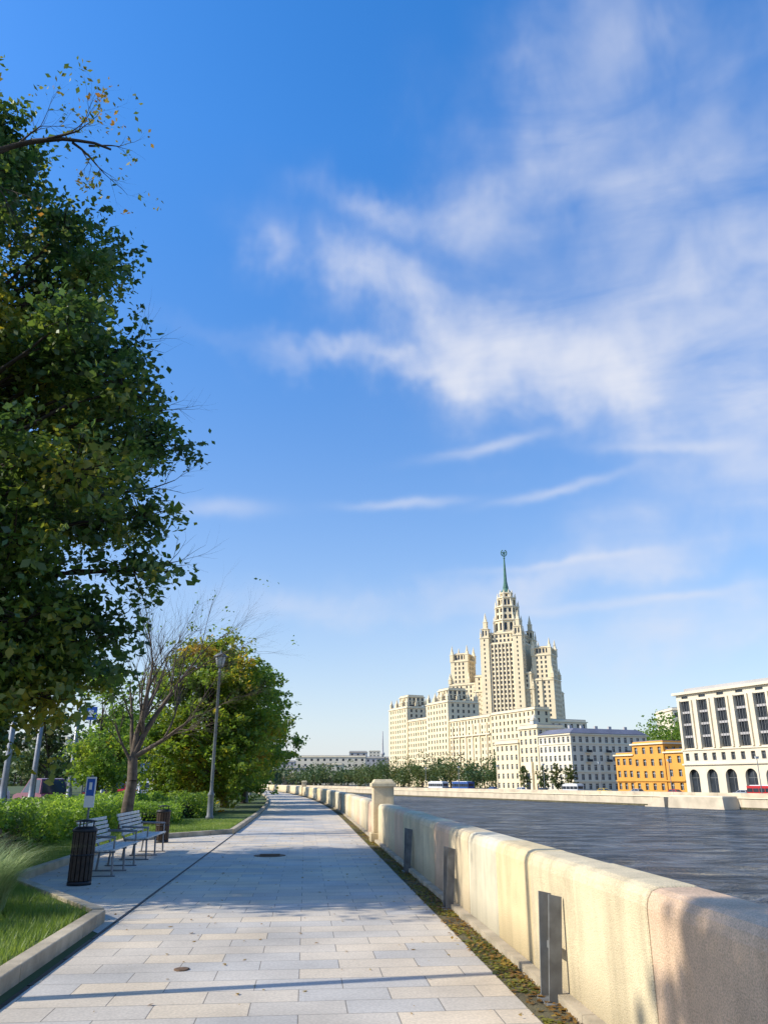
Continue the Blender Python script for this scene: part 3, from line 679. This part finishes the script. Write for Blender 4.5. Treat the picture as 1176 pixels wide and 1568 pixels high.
def block(mb,c,rot,w,d,z0,h,fl=3.3,bay=3.0,ww=1.3,wh=1.8,rec=.3,kw='cream',cornice=.5,kroof='roof',sides='frlb',parapet=.9,kg='glass',kc='trim',kf=None,mg=0.0):
    ex=Vector((math.cos(rot),math.sin(rot))); ey=Vector((-ex.y,ex.x)); c=Vector(c)
    nz=max(1,round(h/fl)); nxw=max(1,round((w-2*mg)/bay)); nxd=max(1,round((d-2*mg)/bay))
    A=c-ex*w/2-ey*d/2; B=c+ex*w/2-ey*d/2; C=c+ex*w/2+ey*d/2; D=c-ex*w/2+ey*d/2
    for s,o,u,Wd,nx in (('f',A,ex,w,nxw),('r',B,ey,d,nxd),('b',C,-ex,w,nxw),('l',D,-ey,d,nxd)):
        if s in sides: facade(mb,o,u,Wd,z0,h,nx,nz,ww,wh,rec,kw,kg,kf=kf,mg=mg)
        else: mb.face([(*o,z0),(*(o+u*Wd),z0),(*(o+u*Wd),z0+h),(*o,z0+h)],kw)
    mb.box((c.x,c.y,z0+h+.2),(w+2*cornice,d+2*cornice,.4),kc,rot)
    if parapet: mb.box((c.x,c.y,z0+h+.4+parapet/2),(w-.4,d-.4,parapet),kw,rot)
    mb.box((c.x,c.y,z0+h+.4+parapet+.1),(w-.8,d-.8,.2),kroof,rot)
    return ex,ey

def turret(mb,x,y,z,h,r,k='cream',rot=0):
    mb.box((x,y,z+h*.2),(r*2,r*2,h*.4),k,rot); mb.box((x,y,z+h*.42),(r*2.3,r*2.3,h*.05),'trim',rot); mb.box((x,y,z+h*.52),(r*1.4,r*1.4,h*.18),'trim',rot); mb.lathe([(r*.75,0),(r*.45,h*.2),(.12,h*.42)],(x,y,z+h*.6),k,6,False)

ROT=R_(18.6)
BEX=Vector((math.cos(ROT),math.sin(ROT))); BEY=Vector((-BEX.y,BEX.x))
def bank(mb,xr,yr,E,L,dz,off=0,**kw):
    C=Vector(W(xr,yr))+BEY*off; c=C+BEX*E/2+BEY*L/2
    block(mb,c,ROT,E,L,FZ,dz+1.6-FZ,**kw); return C

def rel(c,rot,u,v): return (c[0]+math.cos(rot)*u-math.sin(rot)*v, c[1]+math.sin(rot)*u+math.cos(rot)*v)
mb=MB(); c0=W(95.0,587); r0=R_(-35.5)
kk=dict(bay=3.3,ww=1.35,wh=1.9,sides='frl',rec=.5)
block(mb,rel(c0,r0,-4,2),r0,80,22,FZ,64,mg=1.5,**kk)
block(mb,rel(c0,r0,-3,1),r0,62,25,FZ,72,mg=1.5,**kk)
block(mb,rel(c0,r0,-1,0),r0,44,27,FZ,77,mg=1.5,**kk)
for s,uo in ((-1,-37.5),(1,28)):
    cc=rel(c0,r0,uo,-2); block(mb,cc,r0,17,17,FZ,72,mg=2.0,**kk)
    block(mb,cc,r0,14.5,14.5,FZ+73.5,16.5,fl=3.3,bay=2.9,ww=1.4,wh=2.0,rec=.5,sides='frl',mg=2.4)
    block(mb,cc,r0,10,10,FZ+91.5,4.5,fl=4.5,bay=2.8,ww=1.7,wh=3.2,rec=.6,sides='frl',parapet=.5)
    for a in (-1,1):
        for b in (-1,1):
            x,y=rel(cc,r0,a*6.3,b*6.3); turret(mb,x,y,FZ+90.5,12,1.35,rot=r0)
            x,y=rel(cc,r0,a*7.8,b*7.8); turret(mb,x,y,FZ+73.4,8,1.1,rot=r0)
    cc=rel(c0,r0,s*19-1,-9); block(mb,cc,r0,9,9,FZ,66,mg=1,**kk)
    for a in (-1,1):
        x,y=rel(cc,r0,a*3.8,-3.8); turret(mb,x,y,FZ+67.4,6,.8,rot=r0)
block(mb,c0,r0,30,30,FZ,100,fl=3.3,bay=2.9,ww=1.55,wh=2.1,sides='frl',mg=6.2,rec=.6)
for i in range(7):
    u=-8.8+i*17.6/6
    x,y=rel(c0,r0,u,-15.2); mb.box((x,y,FZ+60),(.8,.8,80),'trim',r0)
    x,y=rel(c0,r0,15.2,u); mb.box((x,y,FZ+60),(.8,.8,80),'trim',r0)
for a in (-1,1):
    for b in (-1,1):
        cc=rel(c0,r0,a*13,b*13); block(mb,cc,r0,7,7,FZ,105,fl=3.3,bay=2.6,ww=1.1,wh=1.7,sides='frl',mg=2,parapet=.4,rec=.5)
        block(mb,cc,r0,4.6,4.6,FZ+106,6,fl=6,bay=2.2,ww=1.4,wh=4,sides='frl',parapet=.3,rec=.5)
        turret(mb,cc[0],cc[1],FZ+112.6,12,1.4,rot=r0)
        for q in ((-1,-1),(1,-1),(-1,1),(1,1)):
            x,y=rel(cc,r0,q[0]*3,q[1]*3); turret(mb,x,y,FZ+105.5,7,.5,rot=r0)
block(mb,c0,r0,24.5,24.5,FZ+101,7,fl=3.5,bay=3.1,ww=1.6,wh=2.2,sides='frl',mg=3,rec=.5)
def octa(r,z,h,n=8,nz=2,ww=1.6,pin=3.6):
    for j in range(n):
        t0=2*math.pi*j/n+.2; t1=2*math.pi*(j+1)/n+.2
        A=Vector((c0[0]+r*math.cos(t0),c0[1]+r*math.sin(t0))); B=Vector((c0[0]+r*math.cos(t1),c0[1]+r*math.sin(t1))); u=(B-A).normalized()
        facade(mb,A,u,(B-A).length,z,h,2 if r>7 else 1,nz,ww,h/nz*.66,.9,'cream',arch=True)
        mb.tube((A.x,A.y,z),(A.x,A.y,z+h),.6,.6,'trim',6)
        mb.lathe([(.8,0),(.8,pin*.25),(.55,pin*.3),(.4,pin*.6),(.1,pin)],(A.x,A.y,z+h),'trim',6,False)
    mb.lathe([(r+.8,0),(r+.8,.8)],(c0[0],c0[1],z+h),'trim',n,False,.2)
octa(11.0,FZ+109.5,9,8,1,2.3,4.5)
octa(9.3,FZ+119.3,10,8,2,2.1,5.5)
octa(7.2,FZ+130.1,6.5,8,1,1.9,4.5)
octa(4.8,FZ+137.4,3.2,8,1,1.6,3.4)
mb.lathe([(4.6,0),(3.8,1.2),(2.8,2.6),(2.2,3.6),(2.2,5.2),(1.7,6.2)],(c0[0],c0[1],FZ+141.4),'green',10,False)
mb.lathe([(1.9,0),(1.3,4),(1.0,12),(.5,22),(.9,22.6),(.4,23.4)],(c0[0],c0[1],FZ+147.4),'green',8,False)
zc=FZ+174.2
for j in range(16):
    t=2*math.pi*j/16;t2=2*math.pi*(j+1)/16
    if 3<=j<=4: continue
    mb.tube((c0[0]+2.2*math.cos(t),c0[1],zc+2.6*math.sin(t)),(c0[0]+2.2*math.cos(t2),c0[1],zc+2.6*math.sin(t2)),.45,.45,'green',5)
st=[]
for j in range(10):
    t=math.pi/2+j*math.pi/5; q=1.9 if j%2==0 else .8; st.append((c0[0]+q*math.cos(t),c0[1]-.3,zc+q*math.sin(t)))
mb.face(st,'green'); mb.face([(p[0],p[1]+.6,p[2]) for p in st][::-1],'green')
mb.tube((c0[0],c0[1],FZ+170),(c0[0],c0[1],zc-1),.35,.3,'green',6)
mb.build('skyscraper')

mb=MB(); kw=dict(bay=3.5,ww=1.4,wh=1.9,sides='fl',rec=.5)
bank(mb,56.5,423,20,45,32.5,**kw)
C=bank(mb,55.9-.41*45,423+.915*45-.3,21,28,44,mg=1.5,**kw)
bank(mb,56.5-.41*73.4,423+.915*73.4,20,27,36,**kw)
C2=bank(mb,55.9-.41*100,423+.915*100,21,28,45,mg=1.5,**kw)
for Cc,tp in ((C,46.3),(C2,47.3)):
    for a in (1.2,7.5,14.5,20.0):
        for b in (1.5,9,18,26.5):
            if a in (1.2,) or b in (1.5,26.5):
                p=Cc+BEX*a+BEY*b; turret(mb,p.x,p.y,FZ+tp+2.2,5.5,.95,rot=ROT)
    p=Cc+BEX*8+BEY*9; block(mb,p,ROT,12,13,FZ+tp+3.2,5,bay=3,ww=1.4,wh=1.9,sides='fl')
for L_ in np.arange(3.7,44,7.4):
    p=Vector(W(56.5,423))+BEY*L_-BEX*.25; mb.box((p.x,p.y,FZ+16),(.8,1.0,34),'trim',ROT)
for z in (FZ+7,FZ+27):
    p=Vector(W(56.5,423))+BEY*22-BEX*.55; mb.box((p.x,p.y,z),(.7,44,.7),'trim',ROT)
mb.build('riverside_apartment_building')
mb=MB()
bank(mb,73.2,385,9,40.6,33.0,bay=3.6,ww=1.4,wh=1.9,sides='fl',kw='cream',rec=.5)
bank(mb,73.2+8,389,22,34,27.5,bay=3.6,ww=1.4,wh=1.9,sides='f',kw='cream2',rec=.5)
mb.build('apartment_building')
mb=MB(); kw=dict(bay=3.2,ww=1.3,wh=1.9,sides='fl',kw='cream',kf='wframe')
bank(mb,55.6,290,12,12,18.3,**kw); bank(mb,55.3-.41*12.2,290+.915*12.2,12,16,13.5,**kw)
p=Vector(W(55.3,290))+BEY*6-BEX*.2; mb.box((p.x,p.y,FZ+5),(.8,5,9.6),'trim',ROT)
p=p-BEX*.45; mb.box((p.x,p.y,FZ+3),(.1,2.6,6),'glass',ROT)
p=Vector(W(55.6,290))+BEX*3+BEY*6; turret(mb,p.x,p.y,21.4,4,1.2,'cream2',ROT)
mb.build('portal_building')
mb=MB(); E,Lg=33,18.4
C=bank(mb,62.8,270,E,Lg,14.9,bay=2.75,fl=3.05,ww=1.25,wh=1.85,sides='fl',kw='cream2',parapet=0,kf='wframe')
c=C+BEX*E/2+BEY*Lg/2
mb.box((c.x,c.y,14.9+1.6+.4+.75+.25),(E+.6,Lg+.6,1.7),'roof',ROT,.82)
for a in (4,9,15,21,28):
    p=C+BEX*a+BEY*5; mb.box((p.x,p.y,18.8),(1.2,.8,2.2),'greyp',ROT); p=C+BEX*(a+2.6)+BEY*2.2; mb.box((p.x,p.y,17.9),(1.5,1.6,1.3),'roof',ROT)
for z in (FZ+3.05,FZ+6.1,FZ+15.3):
    p=C+BEX*E/2-BEY*.12; mb.box((p.x,p.y,z),(E+.3,.22,.3),'trim',ROT); p=C-BEX*.12+BEY*Lg/2; mb.box((p.x,p.y,z),(.22,Lg+.3,.3),'trim',ROT)
for i in (2,5,8,10):
    for z in (FZ+9.3,FZ+12.3):
        p=C+BEX*((i+.5)*E/12)-BEY*.5; mb.box((p.x,p.y,z),(2.2,.9,.18),'trim',ROT); mb.box((p.x-BEY.x*.4,p.y-BEY.y*.4,z+.5),(2.2,.06,.8),'black',ROT)
mb.build('apartment_block')
mb=MB()
kw=dict(bay=2.9,fl=3.3,ww=1.3,wh=1.9,sides='fl',kw='orange',kc='trim',parapet=.5,kf='wframe')
bank(mb,83.4,225,15,7,7.6,**kw); bank(mb,83.2-.41*7.1,225+.915*7.1,16,13,10.2,**kw); bank(mb,83.4-.41*20.3,225+.915*20.3,15,8,7.3,**kw)
p=Vector(W(83.4,225))+BEY*14-BEX*.35; mb.box((p.x,p.y,FZ+3.3),(.3,28.5,.35),'orange',ROT)
mb.build('orange_building')
mb=MB(); C=Vector(W(96,164.9)); Lh=46.7; Eh=22; u=-BEY; D=C+BEY*Lh
z=FZ; NB=8
facade(mb,D,u,Lh,z,7.0,NB,1,3.4,5.9,.9,'white',arch=True,lift=.1,kf='steelp')
mb.box((C.x+BEY.x*Lh/2-BEX.x*.1,C.y+BEY.y*Lh/2-BEX.y*.1,z+7.2),(.6,Lh+.6,.36),'white',ROT)
facade(mb,D,u,Lh,z+7.38,3.2,NB*2,1,1.25,1.8,.4,'white',kf='steelp')
mb.box((C.x+BEY.x*Lh/2,C.y+BEY.y*Lh/2,z+10.7),(.5,Lh+.4,.28),'white',ROT)
facade(mb,D,u,Lh,z+10.84,12.2,NB,1,3.4,11.7,.8,'white')
for i in range(NB):
    for j in range(4):
        p=C+BEY*(Lh*(i+.5)/NB)+BEX*.45; mb.box((p.x,p.y,z+11.2+j*3.0+2.75),(.3,3.36,.55),'greyp',ROT)
    for s in (-1,0,1):
        p=C+BEY*(Lh*(i+.5)/NB+s*.85)+BEX*.4; mb.box((p.x,p.y,z+16.9),(.3,.10,11.5),'steelp',ROT)
    for s in (-1,1):
        p=C+BEY*(Lh*(i+.5)/NB+s*2.05)-BEX*.15; mb.box((p.x,p.y,z+17),(.5,.62,11.9),'white',ROT)
facade(mb,D,u,Lh,z+23.04,1.4,NB,1,2.2,.7,.2,'white')
mb.box((C.x+BEX.x*Eh/2+BEY.x*Lh/2,C.y+BEX.y*Eh/2+BEY.y*Lh/2,z+24.75),(Eh+1.6,Lh+1.6,.6),'white',ROT)
mb.box((C.x+BEX.x*Eh/2+BEY.x*Lh/2,C.y+BEX.y*Eh/2+BEY.y*Lh/2,z+25.6),(Eh-3,Lh-3,1.0),'greyp',ROT)
for s,o,uu,Wd in (('f',C,BEX,Eh),('b',C+BEY*Lh+BEX*Eh,-BEX,Eh),('r',C+BEX*Eh,BEY,Lh)):
    facade(mb,o,uu,Wd,z,24.44,max(4,int(Wd/5)),7,1.8,2.0,.4,'white')
mb.build('riverside_hotel')

def dist(mb,px0,px1,yr,dz,k='cream2',d=30,**kw):
    a0=(px0-588)/1177*.9438*yr; a1=(px1-588)/1177*.9438*yr; c=W((a0+a1)/2,yr); block(mb,c,-PSI,a1-a0,d,FZ,dz+1.6-FZ,kw=k,bay=6,fl=5,ww=2.2,wh=2.2,sides='f',**kw)
mb=MB(); dist(mb,455,560,760,21,'cream2'); mb.build('long_office_building')
for i,(a,b,yr,dz,k) in enumerate(((560,600,900,24,'greyp'),(535,562,900,30,'greyp'),(408,452,980,22,'greyp'),(600,640,1300,40,'greyp'),(565,582,1500,52,'cream2'),(180,260,700,24,'greyp'),(860,900,900,45,'cream2'),(1028,1040,420,34.5,'cream2'),(640,700,900,30,'cream2'),(20,110,420,20,'cream2'),(300,400,900,20,'greyp'),(900,985,700,30,'greyp'),(500,525,690,13,'cream2'),(440,470,650,10,'greyp'))):
    m2=MB(); dist(m2,a,b,yr,dz,k,25); m2.build('distant_building')
mb=MB(); c=W((586-588)/1177*.944*3600,3600); mb.lathe([(14,0),(6,30),(5,110),(9,113),(9,122),(4.5,124),(3,160),(2,215)],(c[0],c[1],-1),'greyp',12); mb.build('television_tower')
mb=MB(); c=W(-95,640); mb.box((c[0],c[1],5),(120,16,1.6),'quay',-.1)
for i in range(-3,4): mb.box((c[0]+i*18,c[1],1),(3,14,8),'quay',-.1)
mb.build('road_bridge')
def tmass(name,pts,h,r,seed,leaf=.9,k='leafD',n=500):
    rng=np.random.default_rng(seed); P=[]; e=empty(name); mb=MB()
    for x,y,z,s in pts:
        C=rng.normal(size=(14,3))*np.array([r*.5,r*.5,h*.22])*s+np.array([x,y,z+h*.58*s])
        for c in C: P.append(c+rng.normal(size=(n//14,3))*np.array([r*.26,r*.26,h*.09])*s)
        mb.tube((x,y,z),(x,y,z+h*.6*s),.25,.12,'bark',5)
    leaves('crowns',np.concatenate(P),leaf,k,rng,e,aspect=.8); mb.build('trunks',e)
pts=[]
rg=random.Random(2)
for i in range(52):
    t=i/51
    a=Vector(W(52.0,330)); b=Vector(W(-14,535)); p=a.lerp(b,t)+Vector((rg.uniform(-4,3),rg.uniform(-3,3))); pts.append((p.x,p.y,FZ,rg.uniform(.7,1.15)))
tmass('embankment_trees',pts,12.5,5.2,1,.8,'leafD',480)
pts=[]
for i in range(34):
    xr=rg.uniform(112,146)*1.05; yr=rg.uniform(330,370); p=W(xr,yr); pts.append((p[0],p[1],FZ+rg.uniform(3,12),rg.uniform(.8,1.1)))
tmass('hillside_trees',pts,17,8,2,1.1,'leafG',500)
pts=[]
for i in range(60):
    px=rg.uniform(405,600); yr=rg.uniform(540,680); p=W((px-588)/1177*.944*yr,yr); pts.append((p[0],p[1],FZ,rg.uniform(.6,1.2)))
tmass('distant_trees',pts,12,7,3,1.2,'leafD',300)
pts=[]
for i in range(60):
    px=rg.uniform(-60,420); yr=rg.uniform(260,420); p=W((px-588)/1177*.944*yr,yr); pts.append((p[0],p[1],0,rg.uniform(.8,1.2)))
tmass('distant_trees',pts,12,7,4,1.2,'leafD',300)
for t,o in ((92,24),(100,25),(108,25),(120,26)):
    p,r=fp(t,o); tree('linden_tree',(p.x,p.y,FZ),[(1.5,1.5),(3.5,2.4),(6,2),(8,.8)],22,.9,10,8,.5,'leafD',int(90+t),trunk_r=.12)

# ------------------------------------------------------------------ light and sky
sd=bpy.data.lights.new('sun','SUN'); sd.energy=5.0; sd.angle=R_(.53); sd.color=(1,.94,.82)
so=bpy.data.objects.new('sun',sd); bpy.context.collection.objects.link(so)
sh=SUN_TO.normalized(); ce=math.cos(R_(SUN_EL)); D3=Vector((sh.x*ce,sh.y*ce,math.sin(R_(SUN_EL))))
so.rotation_euler=D3.to_track_quat('Z','Y').to_euler(); so.location=(-30,-5,40)

w=bpy.data.worlds.new('World'); bpy.context.scene.world=w; w.use_nodes=True; N=w.node_tree.nodes; L=w.node_tree.links
bg=N['Background']; bg.inputs['Strength'].default_value=.15
sky=N.new('ShaderNodeTexSky'); sky.sky_type='NISHITA'; sky.sun_disc=False; sky.sun_elevation=R_(SUN_EL); sky.sun_rotation=math.atan2(sh.x,sh.y)
sky.air_density=1.0; sky.dust_density=.6; sky.ozone_density=2.2; sky.altitude=100
def mth(op,a,b=None,c=None,clamp=False):
    n=N.new('ShaderNodeMath'); n.operation=op; n.use_clamp=clamp
    for i,v in enumerate((a,b,c)):
        if v is None: continue
        if isinstance(v,(int,float)): n.inputs[i].default_value=v
        else: L.new(v,n.inputs[i])
    return n.outputs[0]
tc=N.new('ShaderNodeTexCoord'); sx=N.new('ShaderNodeSeparateXYZ'); L.new(tc.outputs['Generated'],sx.inputs[0])
az=mth('MULTIPLY',mth('ARCTAN2',sx.outputs[0],sx.outputs[1]),57.2958); el=mth('MULTIPLY',mth('ARCSINE',sx.outputs[2]),57.2958)
def noise(vec,scale,detail,rough=.55,dist=0):
    n=N.new('ShaderNodeTexNoise'); n.inputs['Scale'].default_value=scale; n.inputs['Detail'].default_value=detail; n.inputs['Roughness'].default_value=rough; n.inputs['Distortion'].default_value=dist
    L.new(vec,n.inputs['Vector']); return n
cm=N.new('ShaderNodeCombineXYZ'); L.new(az,cm.inputs[0]); L.new(el,cm.inputs[1])
n1=noise(cm.outputs[0],.11,4,.6)
def vadd(amp):
    a=N.new('ShaderNodeVectorMath'); a.operation='SUBTRACT'; a.inputs[1].default_value=(.5,.5,.5); L.new(n1.outputs['Color'],a.inputs[0])
    b=N.new('ShaderNodeVectorMath'); b.operation='MULTIPLY_ADD'; b.inputs[1].default_value=amp; L.new(a.outputs[0],b.inputs[0]); L.new(cm.outputs[0],b.inputs[2]); return b.outputs[0]
Vd=vadd((15,8,0)); Vf=vadd((1,2.0,0))
# (azimuth, elevation, half-length, half-height, tilt, amount) in degrees on the sky
blobs=[(0,37.0,5,1.6,-14,.6),(9,35.0,9,2.2,-18,1.0),(18,29.5,10,2.2,-18,1.1),(25,27,11,2.8,-10,1.05),(13.5,40,4.5,3,-50,.55),(28,40,10,9,10,.5),(33,31,10,6.5,0,.8),
(5,30.3,10,.9,-6,.6),(31,18.5,9,2.6,8,.5),(22,14.3,12,1.3,5,.5),(28,9.6,13,1.8,3,.5),(25,49,8,5,40,.3),(4,41,5,1.2,-8,.45),(5,12,14,1.5,0,.3),(34,24,8,3,0,.4)]
fine=[(13.5,23.9,4,.4,8,.75),(19.5,20.5,4.5,.35,7,.55),(7,20,4,.35,3,.5),(25,12.0,9,.35,2,.4),(-7,19.2,3.5,.6,0,.35),(28,22.3,5,.4,-8,.5),(20,15.2,7,.3,3,.4)]
def addb(V,b,acc):
    m_=N.new('ShaderNodeMapping'); m_.vector_type='TEXTURE'; m_.inputs['Location'].default_value=(b[0],b[1],0); m_.inputs['Rotation'].default_value=(0,0,R_(b[4])); m_.inputs['Scale'].default_value=(b[2],b[3],1)
    L.new(V,m_.inputs[0]); d=N.new('ShaderNodeVectorMath'); d.operation='DOT_PRODUCT'; L.new(m_.outputs[0],d.inputs[0]); L.new(m_.outputs[0],d.inputs[1])
    p=mth('POWER',.36788,d.outputs['Value']); return mth('MULTIPLY_ADD',p,b[5],acc if acc is not None else 0.0)
tot=None
for b in blobs: tot=addb(Vd,b,tot)
f=None
for b in fine: f=addb(Vf,b,f)
mp=N.new('ShaderNodeMapping'); mp.inputs['Rotation'].default_value=(0,0,R_(18)); mp.inputs['Scale'].default_value=(.05,.20,1); L.new(cm.outputs[0],mp.inputs[0])
n2=noise(mp.outputs[0],1.0,6,.5,.5)
n4=noise(cm.outputs[0],.14,4,.5,.3)
st=mth('MULTIPLY_ADD',n2.outputs['Fac'],2.6,-.7); st2=mth('MULTIPLY_ADD',n4.outputs['Fac'],2.6,-.75)
den=mth('MULTIPLY',tot,mth('MULTIPLY_ADD',mth('MULTIPLY',mth('MAXIMUM',st,0),mth('MAXIMUM',st2,0)),1.5,.22))
den=mth('ADD',den,mth('MULTIPLY',f,mth('MULTIPLY_ADD',n2.outputs['Fac'],1.9,-.3)))
den=mth('MAXIMUM',den,0); den=mth('SUBTRACT',1,mth('POWER',.36788,mth('MULTIPLY',den,1.1)))
haze=mth('MULTIPLY',mth('EXPONENT',mth('MULTIPLY',mth('MAXIMUM',el,0),-1/12.0)),.82)
den=mth('ADD',den,haze,clamp=True)
elf=mth('MULTIPLY_ADD',mth('DIVIDE',mth('MAXIMUM',el,0),45,clamp=True),.45,.55)     # brightness gradient added to the sky, dimmer towards the horizon
hs=N.new('ShaderNodeHueSaturation'); hs.inputs['Hue'].default_value=.505; hs.inputs['Saturation'].default_value=1.38; L.new(mth('MULTIPLY',elf,2.0),hs.inputs['Value']); L.new(sky.outputs[0],hs.inputs['Color'])
mx=N.new('ShaderNodeMix'); mx.data_type='RGBA'; L.new(den,mx.inputs[0]); L.new(hs.outputs[0],mx.inputs[6]); mx.inputs[7].default_value=(5.1,5.35,6.1,1)
L.new(mx.outputs[2],bg.inputs['Color'])

# ------------------------------------------------------------------ camera
cd=bpy.data.cameras.new('camera'); cd.sensor_fit='VERTICAL'; cd.sensor_height=36; cd.lens=27.02; cd.clip_end=12000; cd.clip_start=.1
co=bpy.data.objects.new('camera',cd); bpy.context.collection.objects.link(co); co.location=(0,0,1.6); co.rotation_euler=(R_(90+19.3),0,-PSI)
sc=bpy.context.scene; sc.camera=co; sc.view_settings.view_transform='Standard'; sc.view_settings.look='None'; sc.view_settings.exposure=0
